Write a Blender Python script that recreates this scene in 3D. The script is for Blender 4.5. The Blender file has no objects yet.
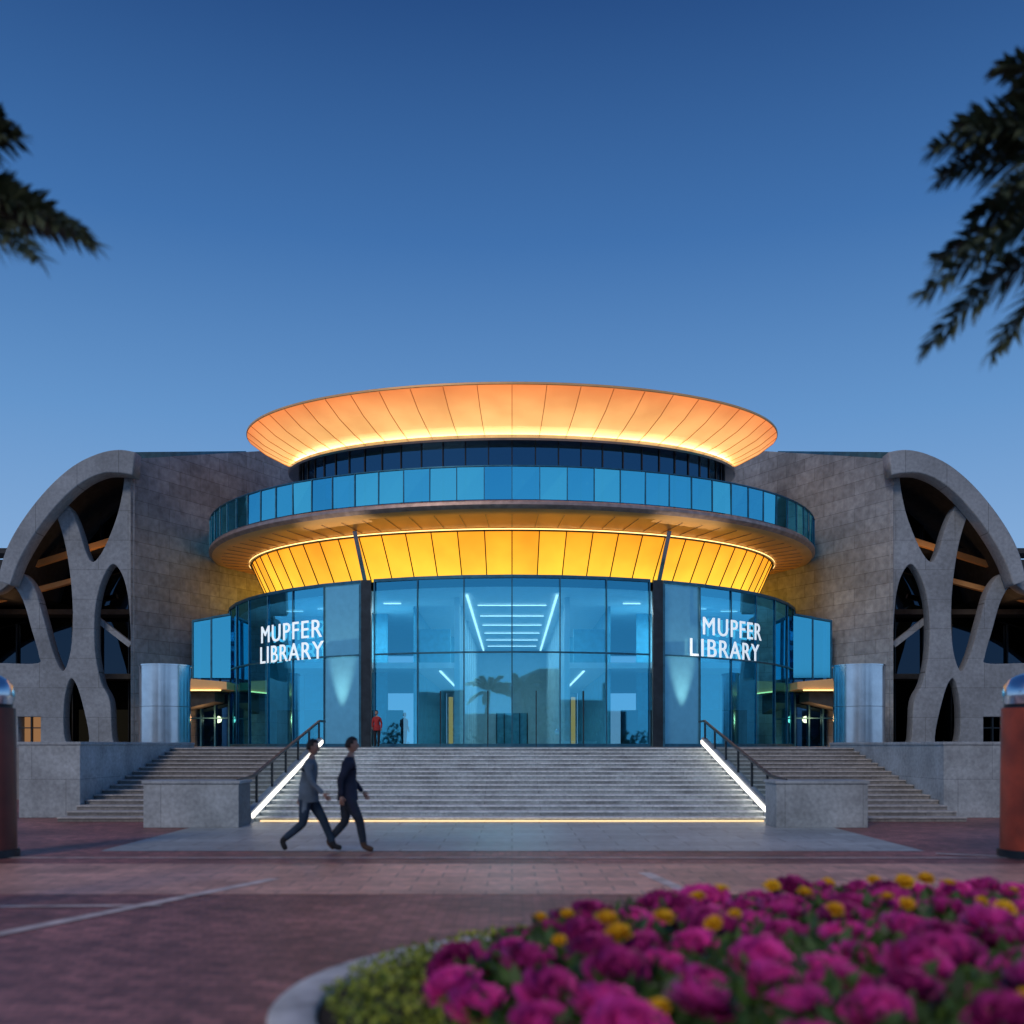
import bpy, bmesh, math, random
from math import sin, cos, pi, sqrt
from mathutils import Vector, Matrix
random.seed(7)
scene = bpy.context.scene
F = 995.0; H = 1.7; HY = 745.0

def U(px, py, d):
    return ((px-512)/F*d, H+(HY-py)/F*d)

# ---------------------------------------------------------------- materials
def newmat(name):
    m = bpy.data.materials.new(name); m.use_nodes = True
    nt = m.node_tree
    for n in list(nt.nodes): nt.nodes.remove(n)
    out = nt.nodes.new('ShaderNodeOutputMaterial')
    return m, nt, out
def pr(nt, col=(.5,.5,.5), rough=.5, metal=0., emi=None, es=0.):
    p = nt.nodes.new('ShaderNodeBsdfPrincipled')
    p.inputs['Base Color'].default_value = (*col,1)
    p.inputs['Roughness'].default_value = rough
    p.inputs['Metallic'].default_value = metal
    if emi:
        p.inputs['Emission Color'].default_value = (*emi,1)
        p.inputs['Emission Strength'].default_value = es
    return p
def noise_fac(nt, scale, detail=4, vec=None, lo=.3, hi=.7):
    n = nt.nodes.new('ShaderNodeTexNoise'); n.inputs['Scale'].default_value = scale
    n.inputs['Detail'].default_value = detail
    if vec is None:
        tc = nt.nodes.new('ShaderNodeTexCoord'); vec = tc.outputs['Object']
    nt.links.new(vec, n.inputs['Vector'])
    mr = nt.nodes.new('ShaderNodeMapRange'); mr.inputs[1].default_value=lo; mr.inputs[2].default_value=hi
    nt.links.new(n.outputs[0], mr.inputs[0])
    return mr.outputs[0]
def mixc(nt, fac, a, b, mode='MIX'):
    m = nt.nodes.new('ShaderNodeMix'); m.data_type='RGBA'; m.blend_type=mode
    for sock,v in ((m.inputs[0],fac),(m.inputs[6],a),(m.inputs[7],b)):
        if isinstance(v, bpy.types.NodeSocket): nt.links.new(v, sock)
        elif isinstance(v,(int,float)): sock.default_value = v
        else: sock.default_value = (*v,1)
    return m.outputs[2]
def simple(name, col, rough=.5, metal=0., var=.25, scale=3., bump=0., emi=None, es=0.):
    m, nt, out = newmat(name)
    p = pr(nt, col, rough, metal, emi, es)
    f = noise_fac(nt, scale)
    c = mixc(nt, f, tuple(x*(1-var) for x in col), tuple(min(1,x*(1+var)) for x in col))
    nt.links.new(c, p.inputs['Base Color'])
    if bump:
        b = nt.nodes.new('ShaderNodeBump'); b.inputs['Strength'].default_value = bump
        nt.links.new(noise_fac(nt, scale*8), b.inputs['Height']); nt.links.new(b.outputs[0], p.inputs['Normal'])
    nt.links.new(p.outputs[0], out.inputs[0]); return m
def emis(name, col, s):
    m, nt, out = newmat(name)
    e = nt.nodes.new('ShaderNodeEmission'); e.inputs[0].default_value=(*col,1); e.inputs[1].default_value=s
    nt.links.new(e.outputs[0], out.inputs[0]); return m
def tiled(name, col, u=(1,0,0), v=(0,0,1), bw=1.2, bh=.6, mortar=.012, var=.25, rough=.75, mcol=None, big=.25, tilevar=.15, off=.5, bump=.15, fine=6):
    m, nt, out = newmat(name)
    tc = nt.nodes.new('ShaderNodeTexCoord')
    def dot(d):
        n = nt.nodes.new('ShaderNodeVectorMath'); n.operation='DOT_PRODUCT'; n.inputs[1].default_value=d
        nt.links.new(tc.outputs['Object'], n.inputs[0]); return n.outputs['Value']
    cx = nt.nodes.new('ShaderNodeCombineXYZ')
    nt.links.new(dot(u), cx.inputs[0]); nt.links.new(dot(v), cx.inputs[1])
    br = nt.nodes.new('ShaderNodeTexBrick'); br.offset=off
    nt.links.new(cx.outputs[0], br.inputs['Vector'])
    br.inputs['Color1'].default_value=(*[x*(1-tilevar) for x in col],1)
    br.inputs['Color2'].default_value=(*[x*(1+tilevar) for x in col],1)
    mc = mcol or tuple(x*.45 for x in col)
    br.inputs['Mortar'].default_value=(*mc,1)
    br.inputs['Scale'].default_value=1; br.inputs['Mortar Size'].default_value=mortar
    br.inputs['Brick Width'].default_value=bw; br.inputs['Row Height'].default_value=bh
    f1 = noise_fac(nt, big, 5, tc.outputs['Object']); f2 = noise_fac(nt, fine, 6, tc.outputs['Object'])
    c = mixc(nt, f1, (1-var,)*3, (1+var*.6,)*3)
    c2 = mixc(nt, f2, (1-var*.7,)*3, (1+var*.5,)*3)
    c3 = mixc(nt, 1., br.outputs['Color'], c, 'MULTIPLY'); c4 = mixc(nt, 1., c3, c2, 'MULTIPLY')
    p = pr(nt, col, rough); nt.links.new(c4, p.inputs['Base Color'])
    if bump:
        b = nt.nodes.new('ShaderNodeBump'); b.inputs['Strength'].default_value=bump; b.inputs['Distance'].default_value=.02
        mm = nt.nodes.new('ShaderNodeMath'); mm.operation='SUBTRACT'
        nt.links.new(f2, mm.inputs[0]); nt.links.new(br.outputs['Fac'], mm.inputs[1])
        nt.links.new(mm.outputs[0], b.inputs['Height']); nt.links.new(b.outputs[0], p.inputs['Normal'])
    nt.links.new(p.outputs[0], out.inputs[0]); return m
def glass(name, trans, gloss, fac, rough=.02):
    m, nt, out = newmat(name)
    t = nt.nodes.new('ShaderNodeBsdfTransparent'); t.inputs[0].default_value=(*trans,1)
    g = nt.nodes.new('ShaderNodeBsdfGlossy'); g.inputs[0].default_value=(*gloss,1); g.inputs[1].default_value=rough
    mx = nt.nodes.new('ShaderNodeMixShader'); mx.inputs[0].default_value=fac
    nt.links.new(t.outputs[0], mx.inputs[1]); nt.links.new(g.outputs[0], mx.inputs[2])
    nt.links.new(mx.outputs[0], out.inputs[0]); return m

M = {}
M['concrete'] = tiled('concrete_panels',(.27,.26,.25), bw=2.4,bh=1.2,mortar=.015,var=.28,tilevar=.06,big=.3)
M['concrete_plain'] = simple('cast_concrete',(.30,.30,.30),.8,var=.28,scale=.7,bump=.2)
M['rib'] = tiled('rib_concrete',(.27,.30,.33),bw=3.2,bh=1.6,mortar=.010,var=.28,tilevar=.05,big=.35,rough=.8,bump=.2)
M['rib_edge'] = tiled('rib_edge_concrete',(.30,.335,.37),bw=2.2,bh=30,mortar=.012,var=.25,tilevar=.05,big=.4,rough=.8,bump=.2)
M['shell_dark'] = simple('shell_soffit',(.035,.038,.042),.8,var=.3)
M['steel'] = simple('brushed_steel',(.66,.72,.78),.20,1.,var=.08,scale=2)
M['darkmetal'] = simple('dark_mullion',(.03,.04,.05),.4,.6)
M['bluemetal'] = simple('blue_mullion',(.04,.15,.22),.4,.7)
M['glass'] = glass('facade_glass',(.40,.84,.98),(.13,.70,1.0),.46)
M['glass_wing'] = glass('wing_glass',(.22,.64,.84),(.15,.74,1.0),.66)
M['glass_wing2'] = glass('wing_glass_b',(.20,.58,.78),(.12,.64,.92),.58)
M['glass_par'] = glass('parapet_glass',(.16,.58,.72),(.17,.84,1.0),.76,.06)
M['glass_par2'] = glass('parapet_glass_b',(.16,.60,.76),(.22,.94,1.0),.84,.08)
M['glass_par3'] = glass('parapet_glass_c',(.12,.50,.66),(.13,.72,.94),.72,.05)
M['glass_dark'] = glass('dark_glass',(.10,.18,.26),(.08,.20,.32),.6)
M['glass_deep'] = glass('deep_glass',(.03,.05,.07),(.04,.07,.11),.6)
M['glass_clear'] = glass('rail_glass',(.75,.85,.88),(.6,.75,.8),.2)
M['copper'] = simple('copper_soffit',(.90,.50,.20),.42,.2,var=.10,scale=.8)
M['fascia'] = simple('fascia_metal',(.42,.30,.26),.4,.5)
M['white_int'] = simple('interior_plaster',(.58,.72,.78),.7,var=.05)
M['blue_int'] = simple('interior_blue_wall',(.10,.36,.48),.6,var=.2)
M['floor_int'] = simple('interior_floor',(.35,.38,.40),.25,var=.1)
M['frit'] = simple('fritted_panel',(.16,.50,.68),.25,.45,var=.06)
M['white_letters'] = simple('white_letters',(.85,.9,.92),.4,emi=(.85,.95,1),es=.6,var=.02)
M['led_white'] = emis('led_white',(1,.93,.82),3.4)
M['led_warm'] = emis('led_warm',(1,.66,.34),1.7)
M['glow_strip'] = emis('warm_glow_strip',(1,.62,.22),3.)
M['led_cove'] = emis('cove_light',(1,.72,.36),7.)
M['led_ceiling'] = emis('ceiling_light',(.95,.97,1),2.2)
M['warm_glow'] = emis('warm_column_glow',(1,.55,.2),.8)
M['warm_dim'] = emis('warm_window_dim',(1,.5,.22),.28)
M['riser'] = tiled('stair_riser_shaded',(.40,.46,.48),bw=1.3,bh=5,mortar=.006,var=.42,big=1.1,rough=.7,tilevar=.1,fine=14)  # riser toned darker to paint in the shade of each step
M['nosing'] = simple('stair_nosing_lit',(.72,.80,.81),.6,var=.32,scale=9)  # tread layer toned lighter, sky light put into the colour
M['riser_side'] = tiled('side_riser_shaded',(.25,.245,.24),bw=1.1,bh=5,mortar=.006,var=.38,big=1.1,rough=.75,fine=14)  # side risers get the same painted step shade
M['nosing_side'] = simple('side_nosing_lit',(.46,.45,.43),.6,var=.3,scale=9)  # side treads lightened in colour the same way
M['blockstone'] = tiled('block_stone',(.35,.40,.43),bw=1.6,bh=.9,mortar=.005,var=.30,big=1.2,tilevar=.06,fine=12)
M['apron'] = tiled('apron_stone',(.42,.47,.48),u=(1,0,0),v=(0,1,0),bw=1.2,bh=.6,mortar=.014,var=.28,rough=.42)
M['plaza'] = tiled('plaza_stone',(.30,.30,.30),v=(0,1,0),bw=1.2,bh=1.2,var=.2)
M['brick'] = tiled('brick_paving',(.39,.150,.130),v=(0,1,0),bw=.22,bh=.11,mortar=.006,var=.52,big=.4,tilevar=.32,rough=.5,mcol=(.08,.05,.05))
M['brick_lit'] = tiled('lit_brick_paving',(.80,.42,.32),v=(0,1,0),bw=.6,bh=.4,mortar=.010,var=.36,big=.5,tilevar=.17,rough=.45,mcol=(.32,.18,.15))  # brick colour with warm light painted in
M['strip'] = simple('pale_strip',(.72,.60,.55),.6,var=.38,scale=3)
M['kerb'] = simple('kerb_stone',(.64,.62,.59),.7,var=.28,scale=5,bump=.3)
M['asphalt'] = simple('ground_far',(.07,.07,.065),.9,var=.3,scale=.1)
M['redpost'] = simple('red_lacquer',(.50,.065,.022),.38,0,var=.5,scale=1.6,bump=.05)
M['redpost_dark'] = simple('red_lacquer_dark',(.12,.020,.013),.38,0,var=.45,scale=1.6,bump=.05)  # darker red for the left post
M['soil'] = simple('soil',(.03,.022,.015),.95)
M['hair'] = simple('hair',(.02,.014,.01),.6)
M['skin'] = simple('skin',(.42,.24,.17),.55,var=.06)
M['eye'] = simple('eye_dark',(.02,.02,.02),.2)

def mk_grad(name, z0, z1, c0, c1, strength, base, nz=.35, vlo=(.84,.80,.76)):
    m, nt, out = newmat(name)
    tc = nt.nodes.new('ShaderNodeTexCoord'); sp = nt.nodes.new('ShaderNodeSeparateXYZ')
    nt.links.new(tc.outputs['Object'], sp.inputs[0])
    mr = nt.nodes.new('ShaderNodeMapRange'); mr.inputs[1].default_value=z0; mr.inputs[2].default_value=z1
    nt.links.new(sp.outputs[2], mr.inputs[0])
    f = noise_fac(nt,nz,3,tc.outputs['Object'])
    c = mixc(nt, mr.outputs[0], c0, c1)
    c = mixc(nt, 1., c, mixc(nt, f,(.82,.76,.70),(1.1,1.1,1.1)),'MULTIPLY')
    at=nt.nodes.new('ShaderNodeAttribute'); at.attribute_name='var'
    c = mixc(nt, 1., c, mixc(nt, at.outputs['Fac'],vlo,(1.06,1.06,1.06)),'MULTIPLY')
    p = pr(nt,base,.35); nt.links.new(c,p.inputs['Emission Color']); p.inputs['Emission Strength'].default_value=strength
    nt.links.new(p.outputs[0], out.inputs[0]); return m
M['amber'] = mk_grad('amber_backlit_glass',9.6,12.3,(1.0,.62,.05),(1.0,.34,.015),1.45,(.5,.25,.05))
M['cream'] = mk_grad('soffit_painted_glow',18.1,19.2,(1.0,.62,.22),(.80,.22,.05),1.15,(.7,.45,.25),vlo=(.95,.93,.91))  # light from below painted as emission, brightest at the inner edge

# ---------------------------------------------------------------- mesh helpers
def empty(name, loc=(0,0,0)):
    o = bpy.data.objects.new(name, None); o.location=loc; o.empty_display_size=.3
    scene.collection.objects.link(o); return o
class MB:
    def __init__(s): s.v=[]; s.f=[]; s.mi=[]; s.mats=[]; s.var=[]
    def m(s, mat):
        if mat not in s.mats: s.mats.append(mat)
        return s.mats.index(mat)
    def face(s, pts, mat, var=None):
        b=len(s.v); s.v += [tuple(p) for p in pts]; s.f.append(tuple(range(b,b+len(pts)))); s.mi.append(s.m(mat))
        if var is not None: s.var.append(var)
    def hexa(s, lo, hi, mat):
        b=len(s.v); s.v += [tuple(p) for p in lo]+[tuple(p) for p in hi]
        k=s.m(mat)
        for f in ((3,2,1,0),(4,5,6,7),(0,1,5,4),(1,2,6,5),(2,3,7,6),(3,0,4,7)):
            s.f.append(tuple(b+i for i in f)); s.mi.append(k)
    def box(s, x0,x1,y0,y1,z0,z1, mat):
        x0,x1=sorted((x0,x1))
        s.hexa([(x0,y0,z0),(x1,y0,z0),(x1,y1,z0),(x0,y1,z0)],[(x0,y0,z1),(x1,y0,z1),(x1,y1,z1),(x0,y1,z1)],mat)
    def beam(s, p0,p1,w,d,mat,up=(0,0,1)):
        p0=Vector(p0);p1=Vector(p1); a=(p1-p0).normalized(); up=Vector(up)
        if abs(a.dot(up))>.99: up=Vector((0,1,0))
        r=a.cross(up).normalized(); q=r.cross(a).normalized()
        c=[(-1,-1),(1,-1),(1,1),(-1,1)]
        s.hexa([p0+r*i*w/2+q*j*d/2 for i,j in c],[p1+r*i*w/2+q*j*d/2 for i,j in c],mat)
    def cyl(s, x,y,z0,z1,r0,r1,mat,n=24,cap=True):
        b=len(s.v); k=s.m(mat)
        for z,r in((z0,r0),(z1,r1)):
            for i in range(n):
                t=2*pi*i/n; s.v.append((x+r*cos(t),y+r*sin(t),z))
        for i in range(n):
            j=(i+1)%n; s.f.append((b+i,b+j,b+n+j,b+n+i)); s.mi.append(k)
        if cap:
            s.f.append(tuple(b+n+i for i in range(n))); s.mi.append(k)
            s.f.append(tuple(b+i for i in reversed(range(n)))); s.mi.append(k)
    def obj(s, name, parent=None, smooth=False, bevel=0, shift=None):
        me=bpy.data.meshes.new(name)
        v=s.v
        if shift: v=[(a-shift[0],b-shift[1],c-shift[2]) for a,b,c in v]
        me.from_pydata(v,[],s.f)
        for m in s.mats: me.materials.append(m)
        me.polygons.foreach_set('material_index', s.mi)
        if len(s.var)==len(s.f) and s.var:
            at=me.attributes.new('var','FLOAT','FACE'); at.data.foreach_set('value',s.var)
        if smooth:
            me.polygons.foreach_set('use_smooth',[True]*len(me.polygons))
        me.update()
        o=bpy.data.objects.new(name,me); scene.collection.objects.link(o)
        if shift: o.location=shift
        if parent: o.parent=parent
        if bevel:
            b=o.modifiers.new('bevel','BEVEL'); b.width=bevel; b.segments=2; b.limit_method='ANGLE'
        return o
def autosmooth(o, ang=35):
    me=o.data
    bm=bmesh.new(); bm.from_mesh(me); bmesh.ops.remove_doubles(bm,verts=bm.verts,dist=.0005)
    for e in bm.edges:
        if len(e.link_faces)==2: e.smooth = e.calc_face_angle(0) < math.radians(ang)
    for f in bm.faces: f.smooth=True
    bm.to_mesh(me); bm.free()
CY=60.0
def E(a,b,t,z,cy=CY,br=None):
    bb = b if (br is None or cos(t)>0) else br
    return (a*sin(t), cy-bb*cos(t), z)
def loft(mb, profs, n, mats, cy=CY, group=None):
    rv=[random.random() for _ in range(n)]
    for i in range(n):
        ta=2*pi*i/n; tb=2*pi*(i+1)/n
        for k in range(len(profs)-1):
            p,q=profs[k],profs[k+1]
            ca,bra=(p[3],p[4]) if len(p)>3 else (cy,None); cb,brb=(q[3],q[4]) if len(q)>3 else (cy,None)
            mt = mats[k] if isinstance(mats,list) else mats
            mb.face([E(p[0],p[1],ta,p[2],ca,bra),E(p[0],p[1],tb,p[2],ca,bra),E(q[0],q[1],tb,q[2],cb,brb),E(q[0],q[1],ta,q[2],cb,brb)],mt,
                    rv[(i//group)] if group else .8)

# ---------------------------------------------------------------- LIBRARY
lib = empty('library_building',(0,60,0))
def L(mb,name,**k):
    o=mb.obj(name,**k); o.parent=lib; o.matrix_parent_inverse=Matrix.Translation((0,-60,0)); return o
PZ=1.61; ZT=9.56; ZM=6.0; DC=63.3; DR=17.3
def D(t,z,r=DR): return (r*sin(t), DC-r*cos(t), z)

mb=MB(); mm=MB()
edges=[i*.129 for i in range(-3,4)]
wing=[.43+i*.129 for i in range(0,9)]
def pane(t0,t1,z0,z1,mat):
    a=D(t0,z0);b=D(t1,z0);c=D(t1,z1);d=D(t0,z1)
    r=Vector(((a[0]+b[0])/2,(a[1]+b[1])/2-DC,0)).normalized()
    tx=random.uniform(-.012,.012); ty=random.uniform(-.012,.012)
    pts=[Vector(p) for p in (a,b,c,d)]
    for p,sx,sy in zip(pts,(-1,1,1,-1),(-1,-1,1,1)): p += r*(tx*sx+ty*sy)
    mb.face(pts,mat)
for i in range(6):
    for z0,z1 in((PZ,ZM),(ZM,ZT)): pane(edges[i],edges[i+1],z0,z1,M['glass'])
for s in(-1,1):
    for i in range(8):
        t0,t1=s*wing[i],s*wing[i+1]
        if s<0: t0,t1=t1,t0
        for z0,z1 in((PZ,ZM),(ZM,ZT)):
            pane(t0,t1,z0,z1,random.choice((M['glass_wing'],M['glass_wing'],M['glass_wing2'])) if i>0 else M['frit'])
L(mb,'glass_facade')
for t in edges: mm.beam(D(t,PZ,DR+.03),D(t,ZT,DR+.03),.055,.14,M['bluemetal'],up=(0,1,0))
for t in [.0645*k for k in(-3,-1,1,3)]: mm.beam(D(t,PZ,DR+.02),D(t,PZ+2.6,DR+.02),.05,.08,M['darkmetal'],up=(0,1,0))
for s in(-1,1):
    for t in wing: mm.beam(D(s*t,PZ,DR+.03),D(s*t,ZT,DR+.03),.04,.12,M['bluemetal'],up=(0,1,0))
    t=s*.408
    mm.beam(D(t,PZ,DR+.12),D(t,ZT-.05,DR+.12),.46,.4,M['darkmetal'],up=(0,1,0))
    mm.beam(D(s*.42,PZ,DR+.36),D(s*.42,ZT-.25,DR+.36),.10,.12,M['bluemetal'],up=(0,1,0))
for t0,t1,n in((-.387,.387,6),(.43,.43+.129*8,8),(-.43-.129*8,-.43,8)):
    for i in range(n):
        a=t0+(t1-t0)*i/n; b=t0+(t1-t0)*(i+1)/n
        for z,h in((ZM,.07),(ZT-.06,.14),(PZ+.07,.16)):
            mm.beam(D(a,z,DR+.035),D(b,z,DR+.035),.12,h,M['bluemetal'])
L(mm,'mullions')
mb=MB(); n=48
mb.face([D(-1.46+2.92*i/n,ZT-.10,DR-.1) for i in range(n+1)],M['bluemetal'])
L(mb,'podium_roof')
mb=MB()
mb.face([D(-1.40+2.8*i/n,9.1,DR-.5) for i in range(n+1)]+[(14,79,9.1),(-14,79,9.1)],M['white_int'])
mb.face([D(-1.45+2.9*i/n,PZ+.02,DR-.1) for i in range(n+1)]+[(14,79,PZ+.02),(-14,79,PZ+.02)],M['floor_int'])
for s in(-1,1):
    for k in range(9):
        y=50+k*3.2
        mb.box(s*2.75-.14,s*2.75+.14,y-.14,y+.14,PZ+.03,9.08,M['white_int'])
    mb.box(s*5.2-.05,s*5.2+.05,53,78,PZ+.03,9.08,M['blue_int'])
    for k in range(3):
        mb.box(s*(7+k*2.6),s*(9.3+k*2.6),56+k*1.2,56.2+k*1.2,PZ+.03,9.08,M['blue_int'])
    mb.box(s*2.95,s*12,52.5,78,5.75,6.05,M['white_int'])
mb.box(-5.1,5.1,78,78.2,PZ+.03,9.08,M['white_int'])
mb.box(-1.15,1.15,77.9,77.98,PZ+.04,4.2,M['blue_int'])
for x in(-1.2,-.6,0,.6,1.2): mb.box(x-.04,x+.04,77.8,77.88,PZ+.04,4.2,M['darkmetal'])
for s in(-1,1):
    for k in range(5):
        mb.box(s*(3.4),s*(5.1),55+k*4,55.5+k*4,6.07,8.1,M['blue_int'])
        mb.box(s*(6+k*1.5),s*(6.9+k*1.5),54.6,55.0,PZ+.03,PZ+2.0,M['darkmetal'])
L(mb,'interior')
mb=MB()
for s in(-1,1):
    mb.box(s*2.2-.06,s*2.2+.06,48.5,77,8.98,9.03,M['led_ceiling'])
    mb.box(s*3.9-.05,s*3.9+.05,54,77,5.68,5.73,M['led_ceiling'])
    for k in range(4):
        mb.box(s*(6.2+k*1.9)-.45,s*(6.2+k*1.9)+.45,51.5+k,51.6+k,9.0,9.05,M['led_ceiling'])
for k in range(6): mb.box(-1.8,1.8,52+k*4.3,52.08+k*4.3,8.98,9.03,M['led_ceiling'])
L(mb,'ceiling_lights')
mb=MB()
for s in(-1,1): mb.box(s*2.95-.1,s*2.95+.1,47.9,48.1,PZ+.03,PZ+2.4,M['warm_glow'])  # interior columns; the warm light on them is put in as emission
L(mb,'glowing_columns')

mb=MB(); N=72
loft(mb,[(15.4,11.5,12.25),(14.9,10.5,11.0),(14.2,9.4,9.5)],N,M['amber'],group=1)
L(mb,'amber_cone')
mb=MB()
for i in range(N):
    t=2*pi*i/N
    if cos(t)<-.2: continue
    mb.beam(E(15.43,11.53,t,12.2),E(14.23,9.43,t,9.5),.05,.10,M['darkmetal'],up=(0,1,0))
for i in range(N):
    ta=2*pi*i/N; tb=2*pi*(i+1)/N
    mb.beam(E(15.45,11.55,ta,12.16),E(15.45,11.55,tb,12.16),.12,.08,M['darkmetal'])
for s in(-1,1):
    mb.beam((s*7.3,50.3,9.4),(s*7.75,49.0,12.25),.2,.2,M['steel'],up=(0,1,0))
L(mb,'cone_ribs')
mb=MB()
loft(mb,[(15.56,11.66,12.23),(15.56,11.66,12.18)],144,M['glow_strip'])  # glowing strip added to brighten the copper soffit near the cone
L(mb,'added_soffit_glow')
mb=MB(); N=176
RA,RB=17.63,15.0
loft(mb,[(RA-.02,RB-.02,12.78),(RA+.06,RB+.06,12.72),(RA+.07,RB+.07,12.58),(RA-.1,RB-.1,12.42),(RA-.6,RB-.9,12.34),(15.42,11.52,12.27)],N,
     [M['fascia'],M['fascia'],M['fascia'],M['copper'],M['copper']])
o=L(mb,'balcony_rim'); autosmooth(o,40)
mb=MB()
loft(mb,[(RA-.1,RB-.1,12.76),(12.6,7.0,12.76)],N,M['concrete_plain'])
L(mb,'balcony_deck')
mb=MB(); N=88
for i in range(N):
    ta=2*pi*i/N; tb=2*pi*(i+1)/N
    j=[random.uniform(-.014,.014) for _ in range(4)]
    mb.face([E(RA+j[0],RB+j[0],ta,12.82),E(RA+j[1],RB+j[1],tb,12.82),E(RA+j[2],RB+j[2],tb,14.3),E(RA+j[3],RB+j[3],ta,14.3)],
            random.choice((M['glass_par'],M['glass_par'],M['glass_par2'],M['glass_par3'])))
L(mb,'glass_parapet')
mb=MB()
for i in range(N):
    ta=2*pi*i/N; tb=2*pi*(i+1)/N
    mb.beam(E(RA+.03,RB+.03,ta,12.78),E(RA+.03,RB+.03,ta,14.32),.035,.05,M['bluemetal'],up=(0,1,0))
    mb.beam(E(RA+.02,RB+.02,ta,14.33),E(RA+.02,RB+.02,tb,14.33),.08,.05,M['bluemetal'])
    mb.beam(E(RA-.6,RB-.9,ta,12.325),E(15.6,11.8,ta,12.26),.03,.03,M['fascia'])
L(mb,'parapet_frame')
mb=MB(); N=64
for i in range(N):
    ta=2*pi*i/N; tb=2*pi*(i+1)/N
    mb.face([E(12.7,7.1,ta,12.77),E(12.7,7.1,tb,12.77),E(12.7,7.1,tb,17.8),E(12.7,7.1,ta,17.8)],M['glass_dark'])
loft(mb,[(11.2,5.8,12.8),(11.2,5.8,17.8)],48,M['blue_int'])
mb.var=[]
L(mb,'clerestory_glass')
mb=MB()
for i in range(N):
    ta=2*pi*i/N; tb=2*pi*(i+1)/N
    mb.beam(E(12.73,7.13,ta,12.77),E(12.73,7.13,ta,17.8),.06,.1,M['darkmetal'],up=(0,1,0))
    mb.beam(E(12.74,7.14,ta,16.4),E(12.74,7.14,tb,16.4),.08,.06,M['bluemetal'])
L(mb,'clerestory_mullions')
mb=MB()
for t in(-.62,-.5,-.33,-.2,-.12,.05,.22,.35,.55):
    p=E(11.9,6.4,t,15.9); mb.box(p[0]-.07,p[0]+.07,p[1]-.05,p[1]+.05,p[2]-.08,p[2]+.06,M['led_warm'])
L(mb,'clerestory_lamps')
mb=MB(); N=120
loft(mb,[(12.6,7.0,17.72),(13.35,7.75,17.72),(13.42,7.82,17.82),(13.38,7.78,18.0),(13.1,7.5,18.0),(.01,.01,18.02)],N,M['steel'])
o=L(mb,'cornice'); autosmooth(o,40)
mb=MB(); N=168
RC=57.7
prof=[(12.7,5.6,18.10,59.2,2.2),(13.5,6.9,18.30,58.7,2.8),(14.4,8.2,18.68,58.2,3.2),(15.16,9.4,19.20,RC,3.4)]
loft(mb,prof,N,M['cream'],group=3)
loft(mb,[(15.16,9.4,19.20,RC,3.4),(15.2,9.44,19.22,RC,3.45),(15.2,9.44,19.32,RC,3.45),(15.1,9.35,19.36,RC,3.4),(8,5,19.8,RC,3),(.01,.01,19.95,RC,.01)],N,[M['copper'],M['copper'],M['copper'],M['fascia'],M['fascia']])
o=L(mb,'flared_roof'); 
mb=MB()
loft(mb,[(12.95,6.3,18.06,59.0,2.4),(12.65,5.9,18.06,59.1,2.2)],N,M['led_cove'])
L(mb,'cove_light')
mb=MB(); NS=56
for i in range(NS):
    t=2*pi*i/NS
    for (a,b) in((0,1),(1,2),(2,3)):
        p,q=prof[a],prof[b]
        mb.beam(E(p[0],p[1],t,p[2]-.015,p[3],p[4]),E(q[0],q[1],t,q[2]-.015,q[3],q[4]),.03,.03,M['copper'])
L(mb,'roof_seams')
mb=MB()
mb.box(-13.2,13.2,67.2,84,9.2,18.0,M['concrete'])
L(mb,'rear_block')

# ---------------------------------------------------------------- wings
def catmull(pts, closed=True, k=6):
    out=[]; n=len(pts)
    rng = range(n) if closed else range(n-1)
    for i in rng:
        g=(lambda j: pts[j%n]) if closed else (lambda j: pts[max(0,min(n-1,j))])
        p0,p1,p2,p3=g(i-1),g(i),g(i+1),g(i+2)
        for q in range(k):
            t=q/k
            out.append(tuple(.5*((2*b)+(-a+c)*t+(2*a-5*b+4*c-d)*t*t+(-a+3*b-3*c+d)*t**3) for a,b,c,d in zip(p0,p1,p2,p3)))
    if not closed: out.append(pts[-1])
    return out
def plate(name, outer, holes, y, thick, s, mat, bevel=.06):
    cu=bpy.data.curves.new(name,'CURVE'); cu.dimensions='2D'; cu.fill_mode='BOTH'; cu.extrude=thick/2; cu.bevel_depth=bevel; cu.bevel_resolution=1
    for pts in [outer]+holes:
        sp=cu.splines.new('POLY'); sp.points.add(len(pts)-1)
        for p,q in zip(sp.points,pts): p.co=(q[0]*s,q[1],0,1)
        sp.use_cyclic_u=True
    ob=bpy.data.objects.new(name+'_c',cu); scene.collection.objects.link(ob)
    dg=bpy.context.evaluated_depsgraph_get(); me=bpy.data.meshes.new_from_object(ob.evaluated_get(dg))
    bpy.data.objects.remove(ob)
    me.transform(Matrix.Translation((0,y,0))@Matrix.Rotation(pi/2,4,'X'))
    me.materials.clear(); me.materials.append(mat)
    o=bpy.data.objects.new(name,me); scene.collection.objects.link(o)
    o.parent=lib; o.matrix_parent_inverse=Matrix.Translation((0,-60,0)); return o
WY=54.0
def W(l,d=WY): return [U(x,y,d) for x,y in l]
AR=[(134,453),(118,451),(98,455),(74,467),(49,489),(25,519),(8,549),(-1,580)]
arc = catmull(W(AR),False,6)
arc2= catmull(W([(-14,588),(-50,588),(-100,602),(-150,640),(-175,690),(-185,748)]),False,5)
outer = arc+arc2+W([(-185,750),(134,750)])
hA = catmull(W([(125,473),(110,469),(92,473),(74,485),(62,500),(71,511),(79,530),(85,550),(91,562),(98,560),(108,543),(120,510)]))
hB = catmull(W([(53,508),(42,516),(26,536),(13,558),(6,576),(22,574),(35,590),(44,620),(54,655),(64,672),(72,650),(74,612),(71,572),(64,535)]))
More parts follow.
